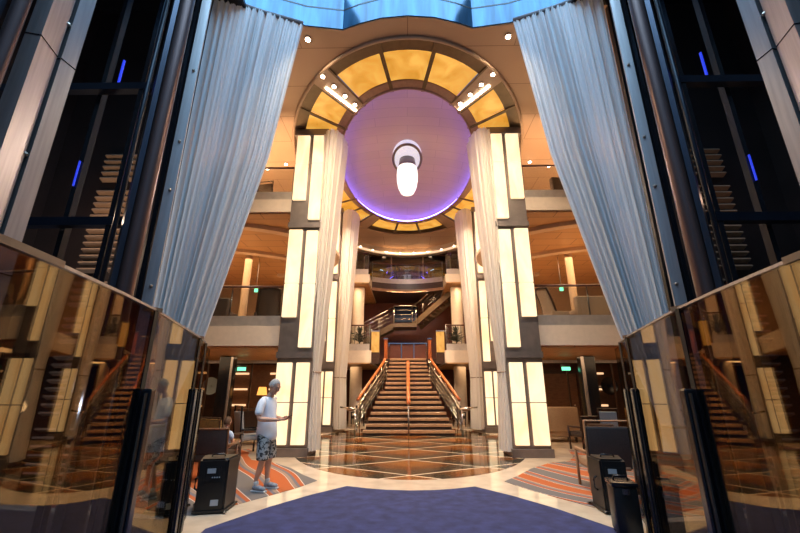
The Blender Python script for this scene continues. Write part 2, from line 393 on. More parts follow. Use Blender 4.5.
# ------------------------------------------------------------------ oval ceiling: dome, light ring
DT = 1.1
def domef(u, v):
    r = math.sin(v * PI / 2); z = math.cos(v * PI / 2)
    return (2.5 * DT * r * math.sin(2 * PI * u), YO - 4.57 * DT * r * math.cos(2 * PI * u), 9.72 + .72 * z)
struct('ceiling_dome', MB().grid(domef, 96, 14, wrap=True), K.dome, True)
rg = thing('ceiling_light_ring', 'oval ring of glowing amber panels in the ceiling around the violet dome', 'ceiling light', (0, 0, 0))
def ringmesh(t0, t1, z0, z1, a0, a1, n=24, m=None, th=.06):
    def f(u, v):
        t = lerp(t0, t1, v); a, b = lerp(6.17, 4.57, t), lerp(4.06, 2.5, t)
        x, y = ell(a, b, lerp(a0, a1, u)); return (x, y, lerp(z0, z1, v))
    g = (m or MB())
    g.grid(f, n, 2)
    g.grid(lambda u, v: (lambda p: (p[0], p[1], p[2] + th))(f(u, v)), n, 2)
    return g
ringmesh(0, .22, 9.58, 9.6, 0, 2 * PI, 96).build('outer_frame', K.bronze, rg, True)
ringmesh(.83, 1.0, 9.58, 9.56, 0, 2 * PI, 96).build('inner_frame', K.pinkband, rg, True)
cut = [-10, 10, 31, 39, 52, 64, 90, 116, 128, 141, 149, 170, 190, 211, 219, 232, 244, 270, 296, 308, 321, 329, 350]
for a, b in zip(cut, cut[1:]):
    if (a, b) in ((31, 39), (141, 149), (211, 219), (321, 329)):
        ringmesh(.0, 1.0, 9.55, 9.55, R(a), R(b), 4).build('spotlight_panel', K.rim, rg)
    else:
        ringmesh(.22, .83, 9.64, 9.62, R(a + .5), R(b - .5), 12).build('amber_panel', K.amber, rg, True)
for a in cut[:-1]:
    p0 = ell(6.17, 4.06, R(a)); p1 = ell(4.5, 2.46, R(a))
    m = MB(); m.beam((*p0, 9.57), (*p1, 9.57), .1, .035); m.build('rib', K.bronze, rg)
MB().tube([(x, y, 9.56) for x, y in oval(-.02)], .045, 6, True).build('rim_moulding', K.rim, rg, True)
MB().tube([(x, y, 9.56) for x, y in oval(1.0)], .04, 6, True).build('inner_moulding', K.pinkband, rg, True)
cl = MB().tube([(x, y, 9.72) for x, y in [(2.6 * math.sin(2 * PI * k / 80), YO - 4.74 * math.cos(2 * PI * k / 80)) for k in range(80)]], .03, 6, True).build('cove_light', K.cove, None, True)
tag(cl, 'violet light strip hidden behind the rim of the oval dome', 'strip light')
ch = thing('chandelier', 'bright oval crystal chandelier hanging from the middle of the violet dome', 'chandelier', (0, YO, 0))
def plate(sc, z0, z1, n=40):
    return MB().prism([(.62 * sc * math.sin(2 * PI * k / n), -1.15 * sc * math.cos(2 * PI * k / n)) for k in range(n)], z0, z1)
plate(.92, 10.22, 10.4).build('ceiling_plate', K.platelit, ch)
MB().tube([(.55 * math.sin(2 * PI * k / 40), -1.02 * math.cos(2 * PI * k / 40), 10.22) for k in range(40)], .05, 8, True).build('plate_rim', K.bronze, ch, True)
MB().lathe([(.3, 10.23), (.33, 10.0), (.36, 9.85)], n=24).build('canopy', K.pillarm, ch, True)
cm = MB()
prof = [(.22, 8.74), (.25, 8.77), (.35, 8.98), (.4, 9.25), (.41, 9.55), (.39, 9.8), (.3, 9.98)]
cm.lathe(prof, n=20)
cm.build('crystal_body', K.crystal, ch, False)
def spot(x, y, z, label, group=None, r=.07, size=1, up=False):
    t = thing('ceiling_spotlight', label, 'spotlight', (x, y, z), 0, group)
    MB().lathe([(r * 1.35, -.02), (r * 1.35, .02)], n=16).build('trim_ring', K.lampring, t)
    MB().lathe([(r, -.035), (r, -.018)], n=16).build('lens', K.lamp, t)
    return t
for s in (-1, 1):
    side = 'left' if s < 0 else 'right'
    spot(s * 2.38, 7.22, 9.585, 'lone recessed ceiling spotlight next to the top corner of the %s drape' % side, None, .055)
    for k, (t, nm) in enumerate(((.03, 'outermost'), (.3, 'second'), (.58, 'third'), (.85, 'innermost'))):
        x, y = ell(lerp(6.17, 4.57, t), lerp(4.06, 2.5, t), R(34))
        spot(s * x, y, 9.53, '%s of the row of spotlights set between amber panels on the %s' % (nm, side), 'spotlights in the light ring', .05)
    t = MB(); p0 = ell(5.9, 3.65, R(38)); p1 = ell(4.7, 2.5, R(38))
    t.beam((s * p0[0], p0[1], 9.53), (s * p1[0], p1[1], 9.53), .05, .02)
    tag(t.build('strip_light', K.lamp), 'bright narrow strip light beside the spotlights in the %s gap of the amber ring' % side, 'strip light')
tag(MB().tube([(3.98 * math.sin(a), 17.2 + 4.68 * math.cos(a), 9.24) for a in [R(-50 + 100 * k / 40) for k in range(41)]], .06, 6).build('cove_light', K.warmstrip, None, True), 'warm curved cove light strip above the back upper balcony', 'strip light')
for s in (-1, 1):
    side = 'left' if s < 0 else 'right'
    for k, (x, y) in enumerate(((4.5, 12.6), (5.3, 12.9), (4.7, 14.4), (5.6, 14.9))):
        spot(s * x, y, 9.585, 'small ceiling spotlight over the %s top balcony, %s' % (side, ('nearest the pillar', 'nearest the drape', 'second row near the pillar', 'second row near the drape')[k]), 'spotlights over the top balconies', .05)
NAMES = ['leftmost', 'second from left', 'third from left', 'fourth from left', 'fourth from right', 'third from right', 'second from right', 'rightmost']
for k in range(8):
    a = R(-42 + 84 * k / 7)
    spot(3.95 * math.sin(a), 17.2 + 4.62 * math.cos(a), 9.3, '%s small spotlight in the curved cove above the back upper balcony' % NAMES[k], 'cove spotlights at the back', .05)

# ------------------------------------------------------------------ atrium edge: blue glass fascia
for (a, b, nm, lab) in ((0, 9, 'l', 'blue glass balcony front on the left above the left drape'), (8, 15, 'c', 'bowed blue glass balcony front at the top centre above the amber ring'), (14, 23, 'r', 'blue glass balcony front on the right above the right drape')):
    pts = fr[a:b]
    t = thing('glass_balcony_front', lab, 'glass panel', (0, 0, 0))
    MB().ribbon(pts, 9.62, 10.17, .05).build('lower_pane', K.blueglass, t, 'auto')
    MB().ribbon(pts, 10.21, 11.3, .04).build('upper_pane', K.blueglass, t, 'auto')
    MB().ribbon(pts, 10.17, 10.21, .06).build('joint_strip', K.black, t)
    MB().tube([(x, y, 11.34) for x, y in pts], .04, 8).build('handrail', K.chrome, t, True)

# ------------------------------------------------------------------ big drapes
def path_pt(P, t):
    L = [0]
    for a, b in zip(P, P[1:]): L.append(L[-1] + math.dist(a, b))
    d = t * L[-1]
    return (interp(L, [p[0] for p in P], d), interp(L, [p[1] for p in P], d))
top = [(-4.05, 6.12), (-3.2, 6.5), (-2.38, 6.8)]
for s in (-1, 1):
    side = 'left' if s < 0 else 'right'
    t = thing('drape', 'tall pale blue sheer drape hanging from the ceiling edge on the ' + side, 'curtain', (0, 0, 0))
    rs = random.Random(5 + s); ph = [rs.uniform(0, 6.28) for _ in range(6)]
    def f(u, v, s=s, ph=ph):
        z = lerp(9.55, .72, v)
        xl = interp([.72, 1.1, 2.5, 9.55], [-4.12, -4.0, -4.06, -4.05], z); yl = 6.12
        xr = interp([.72, 1.1, 1.6, 2.5, 6.0, 9.55], [-3.7, -3.78, -3.68, -3.47, -2.78, -2.38], z); yr = interp([.72, 2.5, 9.55], [6.35, 6.62, 6.8], z)
        w = u; u = u + .035 * math.sin(7 * u + ph[0]) + .014 * math.sin(19 * u + ph[5])
        x = lerp(xl, xr, w); y = lerp(yl, yr, w)
        amp = interp([.7, 1.1, 2.5, 9.0, 9.55], [.05, .035, .1, .075, .05], z)
        d = amp * (.75 + .35 * math.sin(11 * u + ph[3])) * (math.sin(2 * PI * 12 * u + ph[1] + .5 * math.sin(v * 3 + ph[2])) * .7 + .45 * math.sin(2 * PI * 23.3 * u + ph[3] + v) + .3 * math.sin(2 * PI * 41 * u + ph[4]))
        return (s * (x + .3 * d * .4), y - d, z)
    f0 = f
    MB().grid(f, 340, 40).build('fabric', K.drape, t, True)
    MB().tube([(s * x, y, 9.57) for x, y in top], .05, 8).build('hem_rail', K.hem, t, True)
    MB().tube([(s * (-3.89 + .17 * math.cos(2 * PI * k / 20)), 6.22 + .16 * math.sin(2 * PI * k / 20), 1.1) for k in range(20)], .03, 6, True).build('tie_band', K.tie, t, True)

# ------------------------------------------------------------------ lit pillars with column drapes
def pillar(x0, x1, y0, y1, s, label, dr, dlab, zt):
    t = thing('pillar', label, 'pillar', (0, 0, 0))
    # x0 outer, x1 inner (absolute), built for side s
    cx, w = s * (x0 + x1) / 2, x0 - x1
    MB().box((cx, (y0 + y1) / 2 + .03, (zt + 0) / 2), (w, y1 - y0, zt)).build('core', K.pillarm, t)
    iw = w * .36; ow = w * .41
    cols = (('o', x0 - .035 - ow / 2, ow, [(.28, 2.28), (3.5, 6.08), (7.06, 9.32)]), ('i', x1 + .06 + iw / 2, iw, [(.28, 2.28), (2.68, 6.05), (6.42, 9.32)]))
    for nm, xc, ww, rng in cols:
        for a, b in rng:
            mid = interp([.28, 2.68, 3.5, 6.42, 7.06], [1.28, 4.45, 4.45, 8.3, 8.3], a)
            for p, q in ((a, mid - .012), (mid + .012, b)):
                MB().box((s * xc, y0 - .005, (p + q) / 2), (ww, .1, q - p), bev=.008, seg=1).build('light_panel', K.onyx, t)
    MB().box((cx, (y0 + y1) / 2, .1), (w + .08, y1 - y0 + .1, .2), bev=.01).build('base', K.pillarm, t)
    MB().box((cx, (y0 + y1) / 2, zt - .12), (w + .14, y1 - y0 + .14, .24), bev=.015).build('capital', K.pillarm, t)
    m = MB()
    for z in (2.48, 6.23): m.box((cx, y0 - .03, z), (w + .02, .05, .16))
    m.build('metal_band', K.pillarm, t)
    # column drape
    d = thing('column_drape', dlab, 'curtain', (0, 0, 0))
    (ta, tb), (pa, pb), (ba, bb) = dr
    rs = random.Random(int(x0 * 100) + s); p1, p2 = rs.uniform(0, 6), rs.uniform(0, 6)
    def f(u, v):
        z = lerp(zt - .2, .12, v)
        k = [.12, 1.9, 2.05, 2.2, 5.5, zt - .2]
        xa = interp(k, [ba, lerp(ba, pa, .9), pa, pa + .02, lerp(pa, ta, .55), ta], z)
        xb = interp(k, [bb, lerp(bb, pb, .9) - .02, pb, pb - .03, lerp(pb, tb, .5), tb], z)
        th = lerp(PI, -.62 * PI, u)   # wraps the inner edge of the pillar
        cx2, rx = (xa + xb) / 2, abs(xa - xb) / 2
        ry = min(.8, rx * 2.1)
        fold = .028 * math.sin(2 * PI * 11 * u + p1) + .02 * math.sin(2 * PI * 19.5 * u + p2 + v)
        fold *= interp([.12, 2.05, 4, 9], [.9, .5, 1, 1], z)
        return (s * (cx2 - (rx + fold * .5) * math.cos(th)), y0 + .5 - (ry + fold) * math.sin(th) - .03, z)
    MB().grid(f, 110, 36).build('fabric', K.cdrape, d, True)
    pc, pr = (pa + pb) / 2, abs(pa - pb) / 2
    MB().tube([(s * (pc - (pr + .03) * math.cos(a)), y0 + .47 - (min(.8, pr * 2.1) + .03) * math.sin(a), 2.05) for a in [lerp(PI, -.62 * PI, k / 20) for k in range(21)]], .022, 6).build('tie_band', K.tie, d, True)
for s in (-1, 1):
    side = 'left' if s < 0 else 'right'
    pillar(3.52, 2.57, 10.6, 11.5, s, 'near %s square pillar of glowing cream panels in grey metal frame' % side, ((2.72, 1.98), (2.74, 2.46), (2.72, 2.34)), 'cream gathered drape tied on the inner edge of the near %s pillar' % side, 9.55)
    pillar(3.78, 3.0, 16.3, 17.0, s, 'far %s glowing panel pillar beside the staircase' % side, ((2.98, 2.24), (3.06, 2.6), (3.02, 2.5)), 'cream gathered drape tied on the far %s pillar by the stairs' % side, 9.55)

# ------------------------------------------------------------------ railings
def railing(path, z, label, gap=1.35, h=1.15, wood=True, rev=False):
    t = thing('glass_railing', label, 'railing', (0, 0, z))
    MB().ribbon(path, .1, h - .06, .018).build('glass_pane', K.clear, t)
    MB().ribbon(path, .0, .3, .035).build('kick_band', K.kick, t)
    MB().tube([(x, y, h) for x, y in path], .035, 8).build('handrail', K.darkrail if wood else K.chrome, t, True)
    L = sum(math.dist(a, b) for a, b in zip(path, path[1:])); n = max(1, round(L / gap))
    for k in range(n + 1):
        x, y = path_pt(path, k / n)
        MB().cyl((x, y + .03, .0), (x, y + .03, h), .022, n=8).build('post', K.dsteel, t, True)
    return t
for s in (-1, 1):
    side = 'left' if s < 0 else 'right'
    railing([(s * 3.6, 10.85), (s * 6, 10.85), (s * 9.5, 10.85)], L1, 'glass railing with dark handrail on the %s middle balcony near the big drape' % side, 1.5)
    railing([(s * 3.6, 10.85), (s * 6, 10.85), (s * 9.5, 10.85)], L2, 'glass railing with dark handrail on the %s top balcony near the big drape' % side, 1.5)
    railing([(s * 1.76, 18.1), (s * 3.15, 18.1)], L1, 'short glass railing on the balcony end %s of the staircase' % side, .7)
    railing([(s * 2.0, 19.1), (s * 3.2, 19.1)], L2, 'short glass railing on the top balcony end %s of the bowed back balcony' % side, .7)
railing([(x, y + .12) for x, y in arcp], L2, 'bowed glass railing of the top balcony straight above the staircase', 1.3)
wg = thing('window_wall', 'dark glass wall behind the bowed balcony mirroring the violet dome', 'window', (0, 22.3, L2))
MB().box((0, 0, 1.05), (5.2, .03, 2.1)).build('glass_pane', K.wallglass, wg)
for x in (-2.58, -.95, .95, 2.58): MB().box((x, 0, 1.05), (.07, .08, 2.1)).build('mullion', K.tan, wg)
MB().box((0, 0, 2.16), (5.3, .12, .14)).build('head_frame', K.midwood, wg)
MB().box((0, .9, 1.05), (5.2, .06, 2.1)).build('backing_wall', K.darkwood, wg)

# round columns
for s in (-1, 1):
    side = 'left' if s < 0 else 'right'
    t = thing('round_column', 'plain round cream column standing behind the %s balcony end beside the staircase' % side, 'column', (s * 2.55, 19.9, 0))
    MB().cyl((0, 0, 0), (0, 0, L1B - .06), .3, n=32).build('lower_shaft', K.fascia, t, 'auto')
    MB().cyl((0, 0, L1 + .01), (0, 0, L2B - .06), .3, n=32).build('upper_shaft', K.fascia, t, 'auto')
    t = thing('round_column', 'plain beige column in the %s middle balcony lounge behind the seats' % side, 'column', (s * 6.3, 14.6, L1))
    MB().cyl((0, 0, 0), (0, 0, 3.38), .14, n=24).build('shaft', K.tan, t, 'auto')
    MB().cyl((0, 0, 0), (0, 0, .12), .2, n=24).build('base', K.steel, t, 'auto')

# ------------------------------------------------------------------ grand staircase
NS, ZT = 16, 3.04
Y0, Y1 = 15.2, 19.9
def hw(i): return interp([0, 7, 8, 16], [1.66, 1.2, 1.0, .86], i)
st = thing('staircase', 'grand staircase of dark treads with pale edges rising to the landing', 'staircase', (0, 0, 0))
rz_, dp = ZT / NS, (Y1 - Y0) / NS
for i in range(NS):
    w = hw(i); y = Y0 + i * dp; z = (i + 1) * rz_
    tr = MB().box((0, y + dp / 2 + .02, z - .03), (2 * w, dp + .06, .06)).build('tread', K.tread, st)
    MB().box((0, y - .02, z - .055), (2 * w, .05, .1), bev=.01, seg=1).build('nosing', K.nosing, tr)
    MB().box((0, y + .03, z - rz_ / 2 - .03), (2 * w - .04, .02, rz_ - .06)).build('riser', K.darkwood, tr)
for s in (-1, 1):
    m = MB()
    for i in range(NS):
        m.box((s * (hw(i) - .05), Y0 + i * dp + dp / 2, max(.06, (i + 1) * rz_ - .24)), (.08, dp + .02, min(.3, (i + 1) * rz_)))
    m.build('stringer', K.darkwood, st)
MB().box((0, 21.2, ZT - .12), (3.3, 2.5, .24)).build('landing', K.darkwood, st)
for s in (-1, 1):
    side = 'left' if s < 0 else 'right'
    t = thing('stair_balustrade', 'curving stair balustrade with orange handrail on the %s of the grand staircase' % side, 'railing', (0, 0, 0))
    def hx(i): return interp([0, 1.5, 10, 16], [1.9, 1.84, .97, .9], i)
    def P(i, h, o=0.0): return (s * (hx(i) + o), Y0 + i * dp, i * rz_ + h)
    seq = [.5 * k for k in range(23)]
    MB().tube([P(i, .92, .1) for i in seq if 1.5 <= i <= 10.5], .06, 8).build('handrail', K.rail, t, True)
    MB().tube([(s * 2.5, 15.2, .97), (s * 2.2, 15.0, .95), (s * 1.95, 15.0, .93)] + [P(i, .8) for i in seq if i >= .5], .032, 8).build('chrome_rail', K.chrome, t, True)
    m = MB()
    for k in range(3): m.tube([P(i, .22 + .17 * k) for i in seq], .012, 6)
    m.build('cross_wires', K.chrome, t, True)
    MB().cyl((s * 1.93, 15.05, 0), (s * 1.93, 15.05, .93), .03, n=8).build('post', K.chrome, t, True)
    for i in (1.5, 3.3, 5.1, 6.9, 8.7, 10.5):
        MB().cyl(P(i, -.1), P(i, .9, .08), .024, n=8).build('post', K.chrome, t, True)
    def gp(u, v):
        return Vector(P(lerp(0, 10.5, u), .1 + .6 * v, .01))
    MB().grid(gp, 16, 2).build('glass_pane', K.stairglass, t, False, .012)
t = thing('centre_handrail', 'straight orange wooden handrail up the middle of the grand staircase', 'handrail', (0, 0, 0))
pts = [(0, Y0 + i * dp, i * rz_ + .88) for i in range(1, 11)]
MB().tube(pts, .075, 8).build('rail', K.rail, t, True)
for i in (1, 4, 7, 10):
    MB().cyl((0, Y0 + i * dp + .1, i * rz_ + .18), (0, Y0 + i * dp + .1, i * rz_ + .92), .03, n=8).build('post', K.dsteel, t, True)
MB().cyl((0, Y0 - .12, 0), (0, Y0 - .12, .9), .03, n=8).build('end_post', K.dsteel, t, True)
MB().tube([(0, Y0 - .12, .9), (0, Y0 + dp, rz_ + .88)], .03, 8).build('lower_rail', K.dsteel, t, True)
# landing balustrade
t = thing('landing_balustrade', 'chrome framed landing rail with three dark red panels at the stair top', 'railing', (0, 22.3, ZT))
for x in (-1.05, -.35, .35, 1.05): MB().box((x, 0, .5), (.05, .05, 1.0)).build('post', K.chrome, t)
for x in (-.7, 0, .7): MB().box((x, .03, .48), (.63, .03, .86)).build('panel', K.redwall, t)
MB().box((0, 0, 1.02), (2.2, .07, .06)).build('top_rail', K.chrome, t)
for s in (-1, 1):
    side = 'left' if s < 0 else 'right'
    t = thing('newel_post', 'glowing gold onyx box post on the %s edge of the stair opening' % side, 'lamp', (s * 1.5, 18.5, L1B))
    MB().box((s * .02, 0, .98), (.36, .3, .95), bev=.01).build('onyx_box', K.gold, t)
    MB().box((s * .02, 0, .25), (.42, .36, .5)).build('base', K.darkwood, t)
    MB().box((s * .02, 0, 1.48), (.42, .36, .05)).build('top_cap', K.chrome, t)
    t = thing('wood_post', 'orange lit wooden post %s of the top steps' % side, 'post', (s * 1.12, 20.3, ZT))
    MB().box((0, 0, .5), (.16, .16, 1.0), bev=.01).build('shaft', K.rail, t); MB().box((0, 0, 1.03), (.22, .22, .06)).build('cap', K.chrome, t)
# upper zig-zag flights against the red wall
def flight(p, q, label, w=1.0, n=10):
    t = thing('upper_stair_flight', label, 'staircase', (0, 0, 0))
    p, q = Vector(p), Vector(q)
    d = (q - p); hd = Vector((d.x, d.y, 0)).normalized(); nn = Vector((-hd.y, hd.x, 0))
    for i in range(n):
        c = p + d * ((i + .5) / n)
        MB().box(c, (Vector((d.x, d.y, 0)).length / n + .04, w, .05), rz=math.atan2(hd.y, hd.x)).build('tread', K.midwood, t)
    for sd in (-1, 1):
        o = nn * sd * w / 2
        MB().beam(p + o + Vector((0, 0, -.1)), q + o + Vector((0, 0, -.1)), .06, .3).build('stringer', K.bronze, t)
        MB().tube([p + o + Vector((0, 0, .95)), q + o + Vector((0, 0, .95))], .035, 8).build('handrail', K.chrome, t, True)
        m = MB()
        for k in (.3, .5, .7): m.tube([p + o + Vector((0, 0, k)), q + o + Vector((0, 0, k))], .012, 6)
        m.build('cross_bars', K.chrome, t, True)
        for k in range(5):
            b = p + d * (k / 4) + o
            MB().cyl(b + Vector((0, 0, -.05)), b + Vector((0, 0, .95)), .022, n=8).build('post', K.chrome, t, True)
flight((-4.1, 22.4, 3.35), (-.78, 22.4, 5.1), 'rear stair flight rising from the left balcony to the small mid landing')
flight((.5, 22.4, 5.1), (2.9, 21.2, 7.0), 'rear stair flight rising right from the small mid landing to the top balcony')
t = thing('mid_landing', 'small raised landing with chrome rail against the dark red wall', 'landing', (-.14, 22.4, 5.1))
MB().box((0, 0, -.1), (1.3, 1.4, .2)).build('platform', K.bronze, t)
MB().tube([(-.62, -.68, 1.0), (.62, -.68, 1.0)], .035, 8).build('handrail', K.chrome, t, True)
for x in (-.62, .62): MB().cyl((x, -.66, 0), (x, -.66, 1), .025, n=8).build('post', K.chrome, t, True)
m = MB()
for z in (.25, .5, .75): m.tube([(-.62, -.66, z), (.62, -.66, z)], .012, 6)
m.build('cross_bars', K.chrome, t, True)
t = thing('picture', 'wide dark blue picture on the red wall above the mid landing', 'picture', (-.1, 23.97, 6.0))
MB().box((0, 0, 0), (1.5, .05, 1.0)).build('frame', K.black, t); MB().box((0, -.03, 0), (1.36, .02, .86)).build('canvas', K.pic, t)
# dark potted plants on inner balconies
for s in (-1, 1):
    side = 'left' if s < 0 else 'right'
    t = thing('potted_plant', 'dark leafy plant in a black pot behind the short %s railing beside the stairs' % side, 'plant', (s * 2.3, 18.75, L1))
    MB().lathe([(.16, 0), (.2, .3), (.22, .36)], n=16).build('pot', K.black, t, 'auto')
    m = MB(); rr = random.Random(3)
    for k in range(46):
        a = rr.uniform(0, 6.28); el = rr.uniform(.1, 1.3); ln = rr.uniform(.3, .7); w = .05
        d = Vector((math.cos(a) * math.cos(el), math.sin(a) * math.cos(el), math.sin(el))); b = Vector((0, 0, .36 + rr.uniform(0, .5)))
        sd = d.cross(Vector((0, 0, 1))).normalized() * w
        q = [b, b + d * ln * .5 + sd, b + d * ln - Vector((0, 0, .1)), b + d * ln * .5 - sd]
        m.bm.faces.new([m.bm.verts.new(v) for v in q])
    m.cyl((0, 0, .3), (0, 0, .95), .03, n=6)
    m.build('foliage', K.plant, t)

# ------------------------------------------------------------------ elevator shafts, glass screens
G = [(1.70, 1.0), (1.735, 1.5), (1.775, 1.82), (1.88, 2.4), (2.01, 2.96), (2.53, 4.66), (2.74, 5.22)]
for s in (-1, 1):
    side = 'left' if s < 0 else 'right'
    g = [(s * x, y) for x, y in G]
    t = thing('glass_screen', 'tall tinted glass screen with black posts around the %s elevator' % side, 'glass screen', (0, 0, 0))
    MB().ribbon(g[:5], .04, 2.2, .016).build('glass_pane', K.screen, t, 'auto')
    MB().ribbon(g[4:], .04, 2.2, .016).build('glass_pane', K.screen, t, 'auto')
    MB().ribbon(g[:3], 2.19, 2.225, .035).build('cap_rail', K.nosing, t)
    MB().ribbon(g[2:], 2.195, 2.212, .022).build('edge_trim', K.steel, t)
    for k, (ix, r0) in enumerate(((4, .05), (5, .05), (6, .045))):
        x, y = g[ix]
        p = MB().box((x, y, 1.1), (.035, .045, 2.2)).build('slim_post', K.black, t)
        fx, fy = x, y
        wd = (.2, .13, .12)[k]
        q = MB().box((fx + s * .04, fy + .05, .81), (wd, .1, 1.62), rz=-s * .25, bev=.012).build('black_post', K.black, t)
        MB().box((fx - s * (wd / 2 - .05), fy, .8), (.012, .03, 1.58), rz=-s * .25).build('chrome_strip', K.dsteel, q)
        if k < 2: MB().box((x - s * -.02, y, 2.205), (.12, .06, .035), rz=s * -1.2).build('clamp', K.nosing, t)
    # end pane swinging away
    e = [g[6], (s * 2.91, 5.7)]
    MB().ribbon(e, .04, 2.16, .016).build('glass_pane', K.screen, t)
    # steel cladding columns
    HT = 9.5
    u = thing('steel_column', 'bright brushed steel column at the near outer corner of the %s elevator shaft' % side, 'column', (s * 3.36, 2.8, 0))
    MB().box((0, -.075, HT / 2), (.12, .24, HT), rz=s * R(-14)).build('cladding_wide', K.steel, u)
    MB().box((0, .155, HT / 2), (.12, .14, HT), rz=s * R(8)).build('cladding_narrow', K.steel, u)
    MB().box((s * .03, .06, HT / 2), (.06, .1, HT)).build('recess', K.navy, u)
    m = MB()
    for z in (2.5, 4.6, 6.7): m.box((0, -.075, z), (.126, .246, .012), rz=s * R(-14)); m.box((0, .155, z), (.126, .146, .012), rz=s * R(8))
    m.build('joint', K.black, u)
    for z in (3.55, 5.0, 5.6): MB().sphere((-s * .02, .06, z), .025, 8, 6).build('bolt', K.lampring, u)
    u = thing('pipe_column', 'rounded dark brown steel column farthest out beside the %s elevator' % side, 'column', (s * 3.33, 2.45, 0))
    MB().cyl((0, 0, 0), (0, 0, HT), .055, n=24).build('shaft', K.brownsteel, u, 'auto')
    MB().box((s * .1, -.12, HT / 2), (.1, .12, HT)).build('edge_plate', K.bluesteel, u)
    u = thing('pipe_column', 'rounded dark steel column between the %s elevator shaft and the drape' % side, 'column', (s * 3.37, 4.4, 0))
    MB().cyl((0, 0, 0), (0, 0, HT), .1, n=32).build('shaft', K.brownsteel, u, 'auto')
    MB().box((s * .09, -.1, HT / 2), (.1, .06, HT), rz=s * R(40)).build('side_fin', K.bluesteel, u)
    u = thing('steel_strip', 'narrow bolted steel upright right beside the %s drape' % side, 'column', (s * 3.42, 4.92, 0))
    MB().box((0, 0, HT / 2), (.13, .08, HT), rz=s * R(-25)).build('plate', K.steel, u)
    MB().box((s * .1, -.05, HT / 2), (.05, .06, HT)).build('shadow_channel', K.black, u)
    for z in (2.9, 4.3, 5.1, 6.4): MB().sphere((-s * .03, -.045, z), .022, 8, 6).build('bolt', K.lampring, u)
    # shaft
    u = thing('elevator_shaft', 'dark %s elevator shaft with guide rails, beams and slatted wall panels' % side, 'elevator shaft', (0, 0, 0))
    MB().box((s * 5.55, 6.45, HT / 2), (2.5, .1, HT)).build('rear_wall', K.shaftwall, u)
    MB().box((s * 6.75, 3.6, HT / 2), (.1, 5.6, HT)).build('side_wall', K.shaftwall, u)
    MB().box((s * 5.15, 4.6, HT + .04), (3.3, 3.6, .08)).build('shaft_light_blocker', K.black, u)  # cover added to keep the skylight out of the shaft
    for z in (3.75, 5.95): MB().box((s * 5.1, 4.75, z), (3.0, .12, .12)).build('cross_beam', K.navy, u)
    for x, y in ((4.75, 4.9), (4.0, 4.75)): MB().box((s * x, y, HT / 2), (.07, .1, HT)).build('guide_rail', K.black, u)
    MB().cyl((s * 3.75, 4.5, .1), (s * 3.75, 4.5, HT), .03, n=8).build('pipe', K.navy, u, True)
    for (xa, xb) in ((5.3, 5.68), (5.06, 5.17)):
        for (za, zb) in ((.3, 1.1), (1.25, 2.2), (2.35, 2.75), (2.95, 3.4), (3.55, 4.4), (4.55, 5.1), (5.3, 5.85)):
            m = MB(); z = za
            while z < zb:
                m.box((s * (xa + xb) / 2, 6.3, z), (xb - xa, .1, .03), rx=R(-25)); z += .12
            m.build('louver_panel', K.louver, u)
    MB().box((s * 4.5, 4.84, 6.35), (.02, .03, .45)).build('blue_strip_light', K.bluelamp, u)
    MB().box((s * 4.75, 4.83, 4.55), (.015, .02, .4)).build('blue_strip_light', K.bluelamp, u)

# ------------------------------------------------------------------ furniture
def armchair(name, label, loc, rz, seat, back, frame, w=.66, h=.98, d=.66, group=None):
    """faces local -Y"""
    t = thing(name, label, 'chair', loc, rz, group)
    MB().box((0, -.02, .40), (w - .12, d - .06, .14), bev=.04, seg=3).build('seat', seat, t, 'auto')
    MB().box((0, d / 2 - .06, .68), (w - .1, .1, h - .46), rx=R(-8), bev=.03, seg=3).build('backrest', back, t, 'auto')
    m = MB()
    yb = d / 2 - .02
    m.tube([(-w / 2 + .03, yb - .02, .3), (-w / 2 + .03, yb + .03, h - .02), (w / 2 - .03, yb + .03, h - .02), (w / 2 - .03, yb - .02, .3)], .025, 6)
    m.build('back_frame', frame, t, 'auto')
    for sx in (-1, 1):
        MB().box((sx * (w / 2 - .03), 0, .6), (.06, d - .1, .05), bev=.015).build('armrest', frame, t, 'auto')
        MB().cyl((sx * (w / 2 - .04), -d / 2 + .06, 0), (sx * (w / 2 - .03), -d / 2 + .06, .6), .025, n=8).build('leg', frame, t, True)
        MB().cyl((sx * (w / 2 - .04), d / 2 - .04, 0), (sx * (w / 2 - .04), d / 2 - .05, .5), .025, n=8).build('leg', frame, t, True)
    return t
a = armchair('armchair', 'dark woven back armchair with wooden frame behind the left speaker', (-3.75, 8.1, .006), R(185), K.brownfab, K.slatefab, K.midwood, .74, .92)
armchair('armchair', 'gold upholstered armchair behind the seated person on the left', (-4.55, 9.9, .006), R(160), K.goldfab, K.goldfab, K.darkwood, .95, 1.0, .8)
armchair('armchair', 'grey backed armchair with black frame near the slanting dark column', (-4.25, 11.1, .006), R(130), K.greyfab, K.greyfab, K.black, .62, 1.2)
armchair('armchair', 'brown leather chair in the left lounge in front of the lit shelves', (-4.9, 13.0, 0), R(200), K.midwood, K.brownfab, K.darkwood, .9, 1.05)
armchair('armchair', 'large charcoal backed armchair with pale wood frame behind the right speakers', (3.32, 7.45, .006), R(174), K.beigefab, K.slatefab, K.nosing, .78, 1.12, .74)
armchair('armchair', 'pale blue backed dining chair beside the dark column on the right', (5.75, 12.2, 0), R(160), K.bluefab, K.bluefab, K.darkwood, .55, 1.1, .55)
armchair('armchair', 'brown chair at the small table in the right lounge', (4.9, 12.0, 0), R(200), K.brownfab, K.brownfab, K.darkwood, .6, .9, .6)
